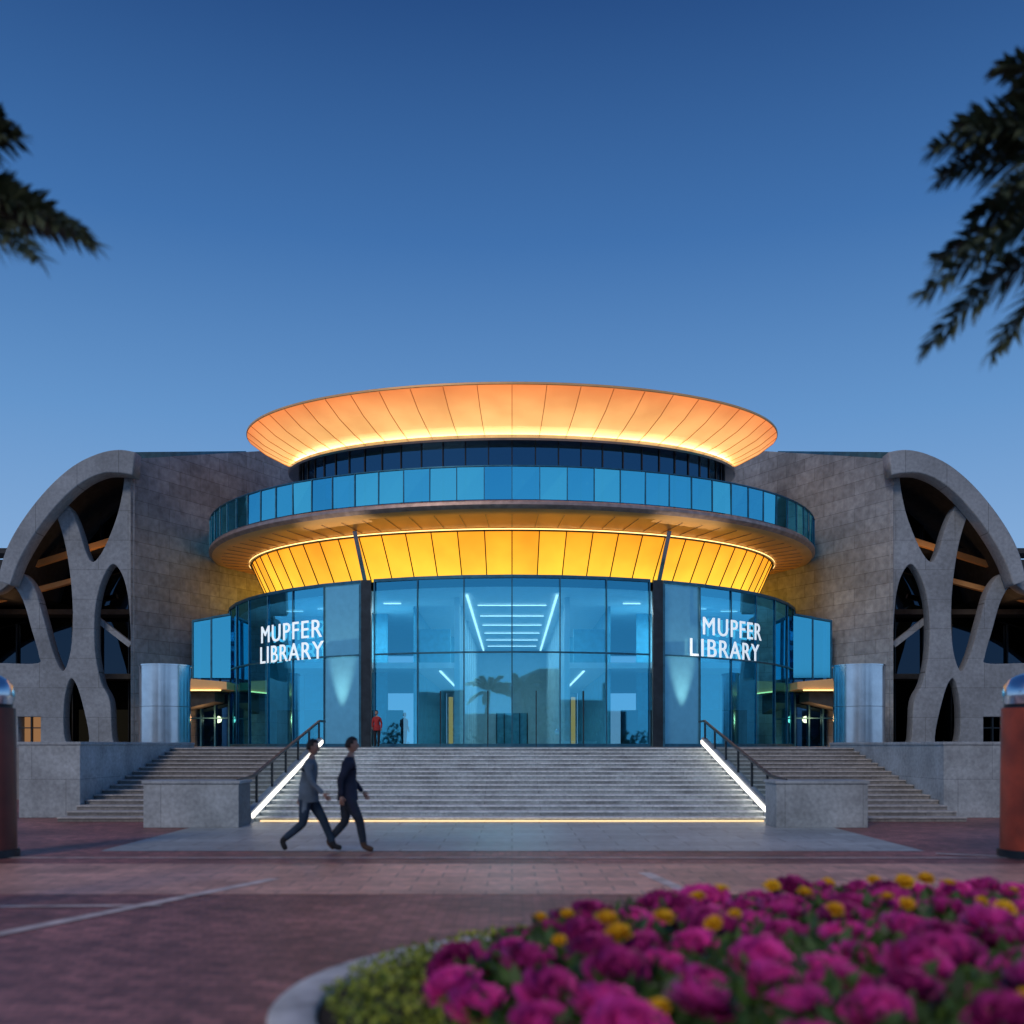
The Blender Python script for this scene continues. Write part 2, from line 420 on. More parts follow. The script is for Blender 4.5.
hC = catmull(W([(112,564),(101,583),(95,612),(95,650),(101,682),(110,702),(114,744),(132,744),(132,700),(132,640),(129,596),(122,572)]))
hD = catmull(W([(67,744),(64,705),(71,678),(81,694),(90,744)]))
hE = catmull(W([(-3,592),(-40,600),(-90,620),(-130,652),(-120,661),(-60,664),(0,664),(38,664),(40,655),(33,630),(24,600),(12,584)]))
hF = W([(18,716),(42,716),(42,743),(18,743)])
RD=52.9
rib_out = catmull(W(AR,RD),False,6)
band_in = catmull(W([(132,474),(118,472),(101,473),(80,483),(58,503),(36,531),(19,560),(10,584)],RD),False,6)
for s,nm in((1,'left'),(-1,'right')):
    ux,uy=(6.9/13.84,12/13.84)
    u=(ux,uy,0) if s==1 else (-ux,uy,0)
    wm = tiled('wing_wall_stone',(.265,.305,.345),u=u,v=(0,0,1),bw=1.5,bh=.75,mortar=.012,var=.38,tilevar=.14,big=.22,rough=.85,bump=.35,fine=3)
    plate('wing_arcade',outer,[hA,hB,hC,hD,hE,hF],WY+.3,.7,s,M['rib'],.04)
    plate('wing_arch_rib',rib_out+band_in[::-1],[],53.35,.9,s,M['rib_edge'],.06)
    sh=[(p[0]*.985,(p[1]-PZ)*.97+PZ) for p in arc+arc2]
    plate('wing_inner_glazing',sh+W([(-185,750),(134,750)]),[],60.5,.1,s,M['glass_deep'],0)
    mb=MB()
    pts=arc+arc2
    for i in range(len(pts)-1):
        (x0,z0),(x1,z1)=pts[i],pts[i+1]
        mb.face([(s*x0,WY+.7,z0-.02),(s*x1,WY+.7,z1-.02),(s*x1,80,z1-.02),(s*x0,80,z0-.02)],M['rib'])
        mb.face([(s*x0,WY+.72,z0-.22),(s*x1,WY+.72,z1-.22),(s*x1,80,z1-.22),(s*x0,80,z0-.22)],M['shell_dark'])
    for z in(5.6,9.4,13.0):
        mb.box(s*-38,s*-20.7,58.6,60.3,z,z+.3,M['shell_dark'])
    for k in range(10):
        x=-21.5-k*1.7
        mb.box(s*x-.03,s*x+.03,60.2,60.4,PZ,15 if k<3 else 11-k*.4,M['darkmetal'])
    mb.beam((s*-20.8,57.4,14.2),(s*-27.5,57.4,12.1),.32,.32,M['copper'])
    mb.beam((s*-25.2,57.4,11.2),(s*-33,57.4,9.2),.32,.28,M['copper'])
    mb.beam((s*-21.0,54.9,7.2),(s*-23.2,54.9,8.9),.35,.3,M['rib'])
    mb.box(s*-28.2,s*-25,56.0,56.1,PZ+.1,4,M['warm_dim'] if s==1 else M['glass_dark'])
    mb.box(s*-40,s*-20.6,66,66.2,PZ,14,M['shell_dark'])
    mb.box(s*-26.1-.03,s*-26.1+.03,54.0,54.2,1.7,3.3,M['darkmetal'])
    mb.box(s*-26.8,s*-25.4,54.0,54.15,2.6,2.66,M['darkmetal'])
    L(mb,'wing_interior')
    A=(-20.6,WY-.25); B=(-13.6,66.2)
    zA=17.15; zB=21.45
    mb=MB()
    P=lambda q,z: (s*q[0],q[1],z)
    nn=24
    for i in range(nn):
        f0=i/nn; f1=(i+1)/nn
        q0=(A[0]+(B[0]-A[0])*f0,A[1]+(B[1]-A[1])*f0); q1=(A[0]+(B[0]-A[0])*f1,A[1]+(B[1]-A[1])*f1)
        z0,z1=zA+(zB-zA)*f0,zA+(zB-zA)*f1
        mb.face([P(q0,0),P(q1,0),P(q1,z1),P(q0,z0)],wm)
        mb.face([P(q0,z0),P(q1,z1),P((q1[0]-4,q1[1]+5),z1),P((q0[0]-4,q0[1]+5),z0)],M['bluemetal'])
    mb.face([P(B,0),P(B,zB),P((B[0],B[1]+14),zB),P((B[0],B[1]+14),0)],wm)
    mb.face([P(A,0),P(A,zA),P((A[0],WY+.0),zA),P((A[0],WY+.0),0)],M['rib'])
    L(mb,'wing_stone_wall')
    mb=MB()
    q1=(A[0]+(B[0]-A[0])*.60,A[1]+(B[1]-A[1])*.60)
    z6=zA+(zB-zA)*.60
    mb.hexa([P((A[0],A[1]+.15),zA),P((q1[0],q1[1]+.15),z6),P((q1[0]-.1,q1[1]+.3),z6),P((A[0]-.1,A[1]+.3),zA)],
            [P((A[0],A[1]+.15),zA+.42),P((q1[0],q1[1]+.15),z6+.1),P((q1[0]-.1,q1[1]+.3),z6+.1),P((A[0]-.1,A[1]+.3),zA+.42)],M['bluemetal'])
    L(mb,'wing_roof_edge')
    mb=MB()
    x0,x1=-15.95,-18.05
    for a,b in((0,.5),(.5,1)):
        xa=x0+(x1-x0)*a; xb=x0+(x1-x0)*b
        za=9.1-.4*a; zb=9.1-.4*b
        mb.face([(s*xa,56.4,5.5),(s*xb,56.3,5.5),(s*xb,56.3,zb),(s*xa,56.4,za)],M['glass_par3'])
        mb.beam((s*xb,56.25,5.4),(s*xb,56.25,zb+.05),.07,.12,M['bluemetal'],up=(0,1,0))
        mb.beam((s*xa,56.3,za),(s*xb,56.2,zb),.1,.1,M['bluemetal'])
        mb.face([(s*xa,57.1,1.6),(s*xb,57.1,1.6),(s*xb,57.1,zb),(s*xa,57.1,za)],M['glass_dark'])
    mb.hexa([(s*-15.6,54.4,4.75),(s*-18.9,54.4,4.65),(s*-18.9,57,4.65),(s*-15.6,57,4.75)],
            [(s*-15.6,54.4,5.15),(s*-18.9,54.4,5.45),(s*-18.9,57,5.45),(s*-15.6,57,5.15)],M['copper'])
    mb.box(s*-15.9,s*-18.7,54.3,54.36,4.66,4.72,M['glow_strip'])
    mb.hexa([(s*-16.4,54.9,4.1),(s*-18.9,54.9,3.5),(s*-18.9,56.8,3.5),(s*-16.4,56.8,4.1)],
            [(s*-16.4,54.9,4.62),(s*-18.9,54.9,4.60),(s*-18.9,56.8,4.60),(s*-16.4,56.8,4.62)],M['shell_dark'])
    for x in(-16.2,-17.0,-17.8,-18.7): mb.box(s*x-.04,s*x+.04,56.9,57.05,PZ,4.6,M['bluemetal'])
    mb.box(s*-16.2,s*-18.7,56.88,56.98,3.2,3.27,M['bluemetal'])
    L(mb,'side_entrance')
    mb=MB(); cx,cz=U(165,745,50)
    mb.cyl(s*cx,50,PZ,5.62,1.24,1.24,M['steel'],48)
    mb.cyl(s*cx,50,5.62,5.70,1.28,1.28,M['steel'],48)
    mb.cyl(s*cx,50,3.6,3.62,1.245,1.245,M['darkmetal'],48,cap=False)
    o=mb.obj('steel_pylon',shift=(s*cx,50,PZ)); autosmooth(o)

# ---------------------------------------------------------------- sign lettering following the drum
def bent_text(lines, tc, name):
    V=[];Fc=[]
    for txt,size,zc,dt,wd in lines:
        cu=bpy.data.curves.new('t','FONT'); cu.body=txt; cu.size=size; cu.align_x='CENTER'; cu.extrude=.02; cu.space_character=1.14
        ob=bpy.data.objects.new('t',cu); scene.collection.objects.link(ob)
        dg=bpy.context.evaluated_depsgraph_get(); me=bpy.data.meshes.new_from_object(ob.evaluated_get(dg))
        xs=[v.co.x for v in me.vertices]; k=wd/(max(xs)-min(xs)); x0=(max(xs)+min(xs))/2
        b=len(V); r=DR+.16
        for v in me.vertices:
            t=tc+dt+(v.co.x-x0)*k/r; rr=r+v.co.z
            V.append((rr*sin(t),DC-rr*cos(t),zc+v.co.y))
        for f in me.polygons: Fc.append(tuple(b+i for i in f.vertices))
        bpy.data.objects.remove(ob)
    me=bpy.data.meshes.new(name); me.from_pydata(V,[],Fc); me.materials.append(M['white_letters'])
    o=bpy.data.objects.new(name,me); scene.collection.objects.link(o); return o
bent_text([('MUPFER',1.25,6.98,0,4.9),('LIBRARY',1.25,5.92,0,5.1)],-.70,'library_sign')
bent_text([('MUPFER',1.25,7.10,.008,4.7),('LIBRARY',1.25,6.02,-.022,5.3)],.690,'library_sign')

# ---------------------------------------------------------------- ground etc
mb=MB(); mb.face([(-1500,-1500,-.012),(1500,-1500,-.012),(1500,2500,-.012),(-1500,2500,-.012)],M['asphalt']); mb.obj('ground')
mb=MB(); mb.face([(-40,-12,0),(40,-12,0),(40,31,0),(-40,31,0)],M['brick']); mb.obj('brick_pavement')
mb=MB()
mb.face([(-40,11.3,.004),(40,11.3,.004),(40,14.2,.004),(-40,14.2,.004)],M['brick_lit'])  # warm light on the brick painted as a paler pink band
mb.obj('painted_light_band')
mb=MB(); mb.face([(-6.6,15.9,.006),(6.6,15.9,.006),(6.6,22.0,.006),(-6.6,22.0,.006)],M['apron']); mb.obj('stone_apron')
mb=MB()
def strip(p,q,w,z=.009):
    p=Vector((*p,z));q=Vector((*q,z));d=(q-p).normalized();n=Vector((-d.y,d.x,0))*w/2
    mb.face([p-n,q-n,q+n,p+n],M['strip'])
strip((-5.6,6.6),(-3.0,12.6),.17); strip((1.75,13.2),(2.15,10.6),.18)
strip((-3.7,10.5),(-40,8.9),.10,.010)
strip((-40,14.95),(40,14.95),.10,.008)
strip((6.6,15.5),(9.5,14.2),.14,.012)
mb.obj('paving_strips')
mb=MB()
mb.box(-60,-11.5,31,95,-.01,PZ,M['plaza']); mb.box(11.5,60,31,95,-.01,PZ,M['plaza']); mb.box(-11.5,11.5,29.8,95,-.01,PZ,M['plaza'])
mb.obj('upper_plaza')
NS=16; Y0=22.0; Y1=29.8; st=empty('stone_staircase',(0,26,0))
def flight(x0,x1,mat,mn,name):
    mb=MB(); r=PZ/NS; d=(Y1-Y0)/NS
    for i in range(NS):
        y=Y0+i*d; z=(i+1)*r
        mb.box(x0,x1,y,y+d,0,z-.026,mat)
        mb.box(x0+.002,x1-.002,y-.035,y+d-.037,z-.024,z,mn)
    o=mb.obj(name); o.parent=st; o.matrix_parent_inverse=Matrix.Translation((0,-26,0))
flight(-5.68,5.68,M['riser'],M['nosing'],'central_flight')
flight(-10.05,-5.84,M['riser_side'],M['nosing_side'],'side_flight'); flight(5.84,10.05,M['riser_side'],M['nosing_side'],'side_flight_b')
mb=MB()
for s in(-1,1):
    a=(s*5.76,21.7,.10);b=(s*5.76,29.9,1.78)
    mb.beam(a,b,.14,.30,M['blockstone'])
    mb.beam((s*5.672,21.75,.15),(s*5.672,29.8,1.80),.03,.10,M['led_white'])
mb.box(-5.55,5.55,21.925,21.955,.012,.040,M['led_warm'])
o=mb.obj('edge_lights'); o.parent=st; o.matrix_parent_inverse=Matrix.Translation((0,-26,0))
for s in(-1,1):
    mb=MB()
    p0=(s*5.76,20.9,.95);p1=(s*5.76,22.2,1.02);p2=(s*5.76,29.8,2.42);p3=(s*5.76,30.6,2.42)
    for a,b in((p0,p1),(p1,p2),(p2,p3)): mb.beam(a,b,.06,.06,M['darkmetal'])
    for k in range(7):
        y=21+k*1.45; zt=.97 if y<22.2 else 1.02+(y-22.2)/7.6*1.4; zb=0 if y<22 else max(0,(y-22)/7.8*1.6)
        mb.beam((s*5.76,y,zb),(s*5.76,y,zt),.05,.05,M['darkmetal'],up=(0,1,0))
    mb.face([(s*5.765,21.2,.2),(s*5.765,22.2,.25),(s*5.765,29.8,1.9),(s*5.765,29.8,2.35),(s*5.765,22.2,.95),(s*5.765,21.2,.9)],M['glass_clear'])
    mb.obj('stair_handrail')
    mb=MB(); xa,xb=(-7.56,-5.60) if s<0 else (5.42,7.3)
    mb.box(xa,xb,20.4,21.3,0,.90,M['blockstone'])
    mb.box(xa-.03,xb+.03,20.37,21.33,.903,.965,M['blockstone'])
    mb.obj('stone_plinth',bevel=.012)
    mb=MB(); x0,x1=sorted((s*11.5,s*10.07))
    mb.box(x0,x1,23.2,31.5,0,1.70,M['blockstone']); mb.box(x0-.03,x1+.03,23.17,31.5,1.703,1.775,M['blockstone'])
    mb.obj('stone_retaining_wall',bevel=.012)

# ---------------------------------------------------------------- lamp bollards
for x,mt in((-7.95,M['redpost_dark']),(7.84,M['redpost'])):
    mb=MB(); y=15.1
    mb.cyl(x,y,0,.12,.44,.44,M['darkmetal'],40)
    mb.cyl(x,y,.12,2.26,.40,.38,mt,40)
    mb.cyl(x,y,2.26,2.32,.34,.34,M['darkmetal'],40)
    prof_=[(.34,2.32),(.365,2.42),(.365,2.5),(.34,2.60),(.28,2.69),(.19,2.75),(.09,2.785),(.002,2.79)]
    for k in range(len(prof_)-1):
        mb.cyl(x,y,prof_[k][1],prof_[k+1][1],prof_[k][0],prof_[k+1][0],M['steel'],40,cap=False)
    o=mb.obj('bollard_lamp',shift=(x,y,0)); autosmooth(o,30)

# ---------------------------------------------------------------- flower bed
def leafmat(name,c1,c2,rough=.55):
    m,nt,out=newmat(name); p=pr(nt,c1,rough)
    at=nt.nodes.new('ShaderNodeAttribute'); at.attribute_name='var'
    c=mixc(nt,at.outputs['Fac'],c1,c2); nt.links.new(c,p.inputs['Base Color'])
    nt.links.new(p.outputs[0],out.inputs[0]); return m
M['petal']=leafmat('magenta_petals',(.20,.004,.09),(.90,.06,.44))
M['petal_y']=leafmat('yellow_petals',(.75,.36,.01),(.95,.62,.03))
M['leaf']=leafmat('bed_leaves',(.02,.05,.012),(.08,.16,.03))
M['cover']=leafmat('ground_cover',(.10,.17,.015),(.38,.42,.04))
M['palm']=leafmat('palm_leaflets',(.03,.05,.025),(.11,.14,.08))
M['bark']=simple('palm_bark',(.12,.09,.065),.9,var=.4,scale=8,bump=.6)
class Leafy:
    def __init__(s): s.v=[];s.f=[];s.mi=[];s.var=[];s.mats=[]
    def quad(s,pts,mat,var):
        if mat not in s.mats: s.mats.append(mat)
        b=len(s.v); s.v+= [tuple(p) for p in pts]; s.f.append(tuple(range(b,b+len(pts)))); s.mi.append(s.mats.index(mat)); s.var.append(var)
    def obj(s,name,parent=None):
        me=bpy.data.meshes.new(name); me.from_pydata(s.v,[],s.f)
        for m in s.mats: me.materials.append(m)
        me.polygons.foreach_set('material_index',s.mi)
        at=me.attributes.new('var','FLOAT','FACE'); at.data.foreach_set('value',s.var)
        o=bpy.data.objects.new(name,me); scene.collection.objects.link(o)
        if parent: o.parent=parent
        return o
fb=empty('flower_bed')
BX,BY,BA,BB=3.4,6.2,4.85,3.1
mb=MB(); n=96
for i in range(n):
    a=2*pi*i/n;b=2*pi*(i+1)/n
    e=lambda t,k,z:(BX+(BA+k)*cos(t),BY+(BB+k)*sin(t),z)
    pr_=[(.02,0),(.02,.11),(.0,.13),(-.24,.13),(-.26,.11),(-.26,.0)]
    for (k0,z0),(k1,z1) in zip(pr_[:-1],pr_[1:]):
        mb.face([e(a,k0,z0),e(b,k0,z0),e(b,k1,z1),e(a,k1,z1)],M['kerb'])
o=mb.obj('kerb',fb); autosmooth(o,50)
def bedh(x,y):
    r=sqrt(((x-BX)/(BA-.3))**2+((y-BY)/(BB-.3))**2)
    return .08+.14*max(0,1-r)**.5
mb=MB()
rings=8
def bp(i,j):
    r=i/rings*.999; t=2*pi*j/48; x=BX+(BA-.25)*r*cos(t); y=BY+(BB-.25)*r*sin(t); return(x,y,bedh(x,y))
for i in range(rings):
    for j in range(48): mb.face([bp(i,j),bp(i+1,j),bp(i+1,j+1),bp(i,j+1)],M['soil'])
mb.obj('bed_soil',fb)
def rdir():
    while 1:
        v=Vector((random.uniform(-1,1),random.uniform(-1,1),random.uniform(-1,1)))
        if .05<v.length<1: return v.normalized()
def leafq(L_,c,size,mat,up=.5,asp=.45):
    d=rdir(); d.z=abs(d.z)*up+.1; d.normalize()
    w=d.cross(rdir()).normalized()*size*asp
    d=d*size; m=c+d*.5
    L_.quad([c,m+w*.5,c+d,m-w*.5],mat,random.random())
def flzone(x,y):
    return sqrt(((x-3.85)/4.25)**2+((y-6.15)/2.70)**2)
lf=Leafy()
for _ in range(32000):
    r=sqrt(random.random()); t=random.random()*2*pi
    x=BX+(BA-.32)*r*cos(t); y=BY+(BB-.32)*r*sin(t)
    if y<3.9: continue
    z=flzone(x,y); hz=bedh(x,y)
    if z>1:
        leafq(lf,Vector((x,y,hz+random.random()**.6*.14)),random.uniform(.04,.075),M['cover'],.8)
    else:
        k=min(1,(1-z)*4+.35)
        leafq(lf,Vector((x,y,hz+.02+random.random()**.5*.26*k)),random.uniform(.10,.19),M['leaf'],.6)
lf.obj('foliage',fb)
fl=Leafy()
def flower(c,R,mat,base):
    tilt=Vector((random.uniform(-.35,.35),random.uniform(-.65,.0),1)).normalized()
    x=tilt.orthogonal().normalized(); yv=tilt.cross(x)
    layers=[(12,88,1.0),(13,66,.96),(11,44,.86),(9,24,.70),(6,8,.50)]
    for li,(n_,ang,rad) in enumerate(layers):
        off=random.random()*6.28
        for i in range(n_):
            t=off+2*pi*i/n_+random.uniform(-.12,.12)
            A=math.radians(ang+random.uniform(-8,8))
            o_=x*cos(t)+yv*sin(t); sd=(x*-sin(t)+yv*cos(t))
            root=c+tilt*(-.25*R)
            tip=c+(o_*sin(A)+tilt*(cos(A)*.8-.12))*R*rad*random.uniform(.9,1.08)
            mid=root.lerp(tip,.68)+ (o_*.10+tilt*.02)*R
            w=R*rad*random.uniform(.24,.34)+R*.04
            v=min(1,max(0,base+random.uniform(-.35,.35)))
            fl.quad([root,mid-sd*w,tip-sd*w*.55+tilt*.05*R,tip+tilt*.01*R,tip+sd*w*.55+tilt*.05*R,mid+sd*w],mat,v)
pts=[];tries=0
while tries<9000:
    tries+=1
    r=sqrt(random.random())*1.0; t=random.random()*2*pi
    x=3.85+4.25*r*cos(t); y=6.15+2.70*r*sin(t)
    if y<4.0: continue
    if all((x-a)**2+(y-b)**2>.315**2 for a,b in pts): pts.append((x,y))
for x,y in pts:
    k=min(1,(1-flzone(x,y))*4+.3)
    z=bedh(x,y)+.06+.22*k+random.uniform(-.06,.06)
    flower(Vector((x,y,z)),random.uniform(.17,.235),M['petal'],random.uniform(.05,.85))
for _ in range(85):
    x,y=random.choice(pts); k=min(1,(1-flzone(x,y))*4+.3)
    flower(Vector((x+.15,y+.12,bedh(x,y)+.20+.22*k)),random.uniform(.045,.085),M['petal_y'],random.uniform(.3,.9))
fl.obj('blossoms',fb)

# ---------------------------------------------------------------- palms
def palm(C, base, tips, nrand, seed):
    random.seed(seed)
    par=empty('palm_tree',(base[0],base[1],0))
    mb=MB(); n=26
    for i in range(n):
        f=i/n; f2=(i+1)/n
        P=lambda q: Vector((base[0]+(C[0]-base[0])*q**1.5, base[1]+(C[1]-base[1])*q**1.5, C[2]*q))
        a,b=P(f),P(f2); r=.20-.05*f+(.06 if i<2 else 0)
        m_=12; bi=len(mb.v); k=mb.m(M['bark'])
        for p,rr in((a,r*.92),(b,r*1.08)):
            for j in range(m_):
                t=2*pi*j/m_; mb.v.append((p.x+rr*cos(t),p.y+rr*sin(t),p.z))
        for j in range(m_):
            q=(j+1)%m_; mb.f.append((bi+j,bi+q,bi+m_+q,bi+m_+j)); mb.mi.append(k)
    o=mb.obj('trunk'); o.parent=par; o.matrix_parent_inverse=Matrix.Translation((-base[0],-base[1],0))
    lf=Leafy(); C=Vector(C)
    allt=[Vector(t) for t in tips]
    for i in range(nrand):
        az=2*pi*i/nrand+random.uniform(-.1,.1); el=random.choice([.9,.5,.1,-.4])
        allt.append(C+Vector((cos(az)*cos(el),sin(az)*cos(el),sin(el)*.9-.15))*random.uniform(1.9,2.4))
    for ti,T in enumerate(allt):
        Ln=(T-C).length
        P1=C.lerp(T,.5)+Vector((0,0,.32*Ln*(.8 if ti<len(tips) else 1)))
        B=lambda t:(C*(1-t)**2+P1*2*t*(1-t)+T*t*t)
        Bd=lambda t:((P1-C)*(1-t)+(T-P1)*t).normalized()
        K=100
        for j in range(K):
            t=j/K; p=B(t); p2=B((j+1)/K); d=Bd(t)
            sd=d.cross(Vector((0,0,1))).normalized(); up=sd.cross(d)
            lf.quad([p-sd*.018*(1-t*.8),p2-sd*.018*(1-t*.8),p2+sd*.018*(1-t*.8),p+sd*.018*(1-t*.8)],M['palm'],.9)
            if t<.12: continue
            ll=.40*min(1,(1-t)*2.2+.36)*random.uniform(.8,1.1)
            for s in(-1,1):
                for q in(0,1):
                    dr=(sd*s*random.uniform(.5,.8)+d*random.uniform(.6,.9)+up*random.uniform(-.6,.6)).normalized()
                    a=p.lerp(p2,q*.5); m=a+dr*ll*.55; e=a+dr*ll+Vector((0,0,-ll*.12))
                    w=d.cross(dr).cross(dr).normalized()*.019
                    v=random.random()
                    lf.quad([a-w*.5,m-w,m+w,a+w*.5],M['palm'],v); lf.quad([m-w,e,m+w],M['palm'],v)
    o=lf.obj('fronds'); o.parent=par; o.matrix_parent_inverse=Matrix.Translation((-base[0],-base[1],0))
def T(px,py,d): x,z=U(px,py,d); return (x,d,z)
palm((5.9,8.0,6.15),(6.4,8.0),[T(932,150,7.6),T(955,128,8.2),T(940,178,7.9),T(922,296,7.7),T(922,350,8.0),T(990,355,7.9),T(1000,66,8.2),T(1015,90,7.8),T(935,262,8.3),T(1000,190,7.2)],16,3)
palm((-6.1,8.4,6.2),(-6.5,8.6),[T(96,245,8.0),T(84,232,8.4),T(20,138,8.0),T(4,118,8.3),T(40,258,7.8),T(20,205,8.6),T(62,222,8.2)],16,5)

# ---------------------------------------------------------------- people
def skinned(verts, edges_, radii, sub=2, root=0):
    me=bpy.data.meshes.new('sk'); me.from_pydata(verts,edges_,[]); ob=bpy.data.objects.new('sk',me); scene.collection.objects.link(ob)
    bpy.context.view_layer.objects.active=ob
    m=ob.modifiers.new('skin','SKIN'); m.use_smooth_shade=True
    if not me.skin_vertices: 
        with bpy.context.temp_override(object=ob): bpy.ops.object.modifier_add(type='SKIN'); ob.modifiers.remove(ob.modifiers[-1])
    sv=me.skin_vertices[0].data
    for i,r in enumerate(radii):
        sv[i].radius = r if isinstance(r,tuple) else (r,r); sv[i].use_root=(i==root)
    s=ob.modifiers.new('s','SUBSURF'); s.levels=sub; s.render_levels=sub
    dg=bpy.context.evaluated_depsgraph_get(); dg.update(); res=bpy.data.meshes.new_from_object(ob.evaluated_get(dg))
    bpy.data.objects.remove(ob); return res
def person(name, loc, yaw, pose, jacket, trousers, shoe, hairc=None, scale=1.0):
    par=empty(name,loc)
    W_=Matrix.Translation(Vector(loc))@Matrix.Rotation(yaw,4,'Z')@Matrix.Scale(scale,4)
    def put(me,nm):
        o=bpy.data.objects.new(nm,me); scene.collection.objects.link(o); me.transform(W_)
        o.parent=par; o.matrix_parent_inverse=Matrix.Translation(-Vector(loc))
        for p in me.polygons: p.use_smooth=True
        return o
    v=[(0,0,.95),(.01,0,1.12),(.03,0,1.30),(.04,0,1.43),(.055,0,1.52),(.07,0,1.60)]
    e=[(0,1),(1,2),(2,3),(3,4),(4,5)]; r=[.135,.13,.15,.105,.055,.05]
    for sd,(hx,knee,ank,toe) in((1,pose['L']),(-1,pose['R'])):
        y=sd*.09; b=len(v)
        v+=[(hx,y,.88),((hx+knee[0])/2,y*1.05,(.88+knee[1])/2),(knee[0],y,knee[1]),((knee[0]*.6+ank[0]*.4),y,(knee[1]*.6+ank[1]*.4)),(ank[0],y*.9,ank[1]),(toe[0],y*1.0,toe[1])]
        r+=[.11,.095,.074,.068,.054,.042]; e+=[(0,b),(b,b+1),(b+1,b+2),(b+2,b+3),(b+3,b+4),(b+4,b+5)]
    wr=[]
    for sd,(el,w) in((1,pose['AL']),(-1,pose['AR'])):
        b=len(v)
        v+=[(.035,sd*.16,1.415),((.03+el[0])/2,sd*.205,(1.40+el[1])/2),(el[0],sd*.225,el[1]),(w[0],sd*w[2],w[1])]
        r+=[.080,.062,.052,.038]; e+=[(3,b),(b,b+1),(b+1,b+2),(b+2,b+3)]
        wr.append((Vector((el[0],sd*.225,el[1])),Vector((w[0],sd*w[2],w[1])),sd))
    me=skinned(v,e,r)
    for m in(jacket,trousers,shoe,M['skin']): me.materials.append(m)
    ank=[Vector(v[10]),Vector(v[16])]
    toes=[Vector(v[11]),Vector(v[17])]
    for p in me.polygons:
        c=p.center
        near=min(min((c-a).length for a in ank),min((c-a).length for a in toes))
        if c.z>1.50 and abs(c.y)<.1: p.material_index=3
        elif c.z>.86 or abs(c.y)>.175: p.material_index=0
        elif near<.10 and c.z<.35: p.material_index=2
        else: p.material_index=1
    put(me,'body')
    mb=MB(); n=20
    for i in range(n):
        a=2*pi*i/n;b=2*pi*(i+1)/n
        q=lambda t,rx,ry,z:(.01+rx*cos(t),ry*sin(t),z)
        for (k0,k1) in(((.145,.165,1.10),(.155,.18,.95)),((.155,.18,.95),(.165,.185,.82))):
            mb.face([q(a,*k1),q(b,*k1),q(b,*k0),q(a,*k0)],jacket)
    o=mb.obj('jacket_hem'); m_=o.data; bpy.data.objects.remove(o); bm=bmesh.new(); bm.from_mesh(m_); bmesh.ops.remove_doubles(bm,verts=bm.verts,dist=.001); bm.to_mesh(m_); bm.free(); put(m_,'jacket_hem')
    for el,w,sd in wr:
        d=(w-el).normalized(); out=Vector((0,sd,0)); fw=d.cross(out).normalized()
        if fw.x<0: fw=-fw
        hv=[w,w+d*.045,w+d*.085]; he=[(0,1),(1,2)]; hr=[.026,.034,.030]
        for k,(off,ln) in enumerate(((.030,.068),(.010,.078),(-.010,.072),(-.028,.056))):
            b=len(hv); p=w+d*.085+fw*off
            hv+=[p,p+d*ln*.5-out*.006,p+d*ln*.9-out*.028]; hr+=[.0105,.0095,.008]; he+=[(2,b),(b,b+1),(b+1,b+2)]
        b=len(hv); p=w+d*.03+fw*.03
        hv+=[p,p+d*.03+fw*.022-out*.008,p+d*.06+fw*.03-out*.016]; hr+=[.013,.011,.009]; he+=[(1,b),(b,b+1),(b+1,b+2)]
        m2=skinned(hv,he,hr,1); m2.materials.append(M['skin']); put(m2,'hand')
    bm=bmesh.new(); bmesh.ops.create_uvsphere(bm,u_segments=28,v_segments=20,radius=1)
    for vv in bm.verts:
        x,y,z=vv.co; 
        f=1.0-(.26*max(0,-z)**1.4)
        X=x*.098*(1 if x<0 else .93)*f; Y=y*.074*f*(1-.10*max(0,-z)); Z=z*.122
        if x>.6 and abs(y)<.22 and -.35<z<.15: X+=.022*(1-abs(y)/.22)*(1-abs(z+.12)/.3)
        if x>.5 and abs(abs(y)-.35)<.2 and abs(z)<.18: X-=.007
        if x>.6 and abs(y)<.3 and abs(z+.50)<.08: X+=.005
        vv.co=(X+.085,Y,Z+1.69)
    hm=bpy.data.meshes.new('head'); bm.to_mesh(hm); bm.free(); hm.materials.append(M['skin']); put(hm,'head')
    bm=bmesh.new(); bmesh.ops.create_uvsphere(bm,u_segments=28,v_segments=20,radius=1)
    dl=[]
    for vv in bm.verts:
        x,y,z=vv.co
        if (x>.25 and z<.50) or (x>-.2 and z<.1) or z<-.45: dl.append(vv)
        w_=random.uniform(-.003,.005)
        vv.co=(x*(.110+w_)+.080,y*(.086+w_),z*(.134+w_)+1.695)
    bmesh.ops.delete(bm,geom=dl,context='VERTS')
    hm=bpy.data.meshes.new('hair'); bm.to_mesh(hm); bm.free(); hm.materials.append(hairc or M['hair']); o=put(hm,'hair')
    so=o.modifiers.new('s','SOLIDIFY'); so.thickness=.012
    for sd in(-1,1):
        for nm,c,rr,mt in(('ear',(.075,sd*.075,1.685),(.018,.008,.03),M['skin']),('eye',(.158,sd*.027,1.695),(.009,.011,.007),M['eye'])):
            bm=bmesh.new(); bmesh.ops.create_uvsphere(bm,u_segments=10,v_segments=8,radius=1)
            for vv in bm.verts: vv.co=(vv.co.x*rr[0]+c[0],vv.co.y*rr[1]+c[1],vv.co.z*rr[2]+c[2])
            m3=bpy.data.meshes.new(nm); bm.to_mesh(m3); bm.free(); m3.materials.append(mt); put(m3,nm)
    return par
def cloth(n,c): return simple(n,c,.85,var=.25,scale=6,bump=.3)
walkA={'L':(.02,(.24,.50),(.40,.10),(.53,.07)),'R':(-.02,(-.06,.48),(-.40,.20),(-.33,.055)),'AL':((-.13,1.16),(-.17,.91,.22)),'AR':((.10,1.14),(.28,.96,.20))}
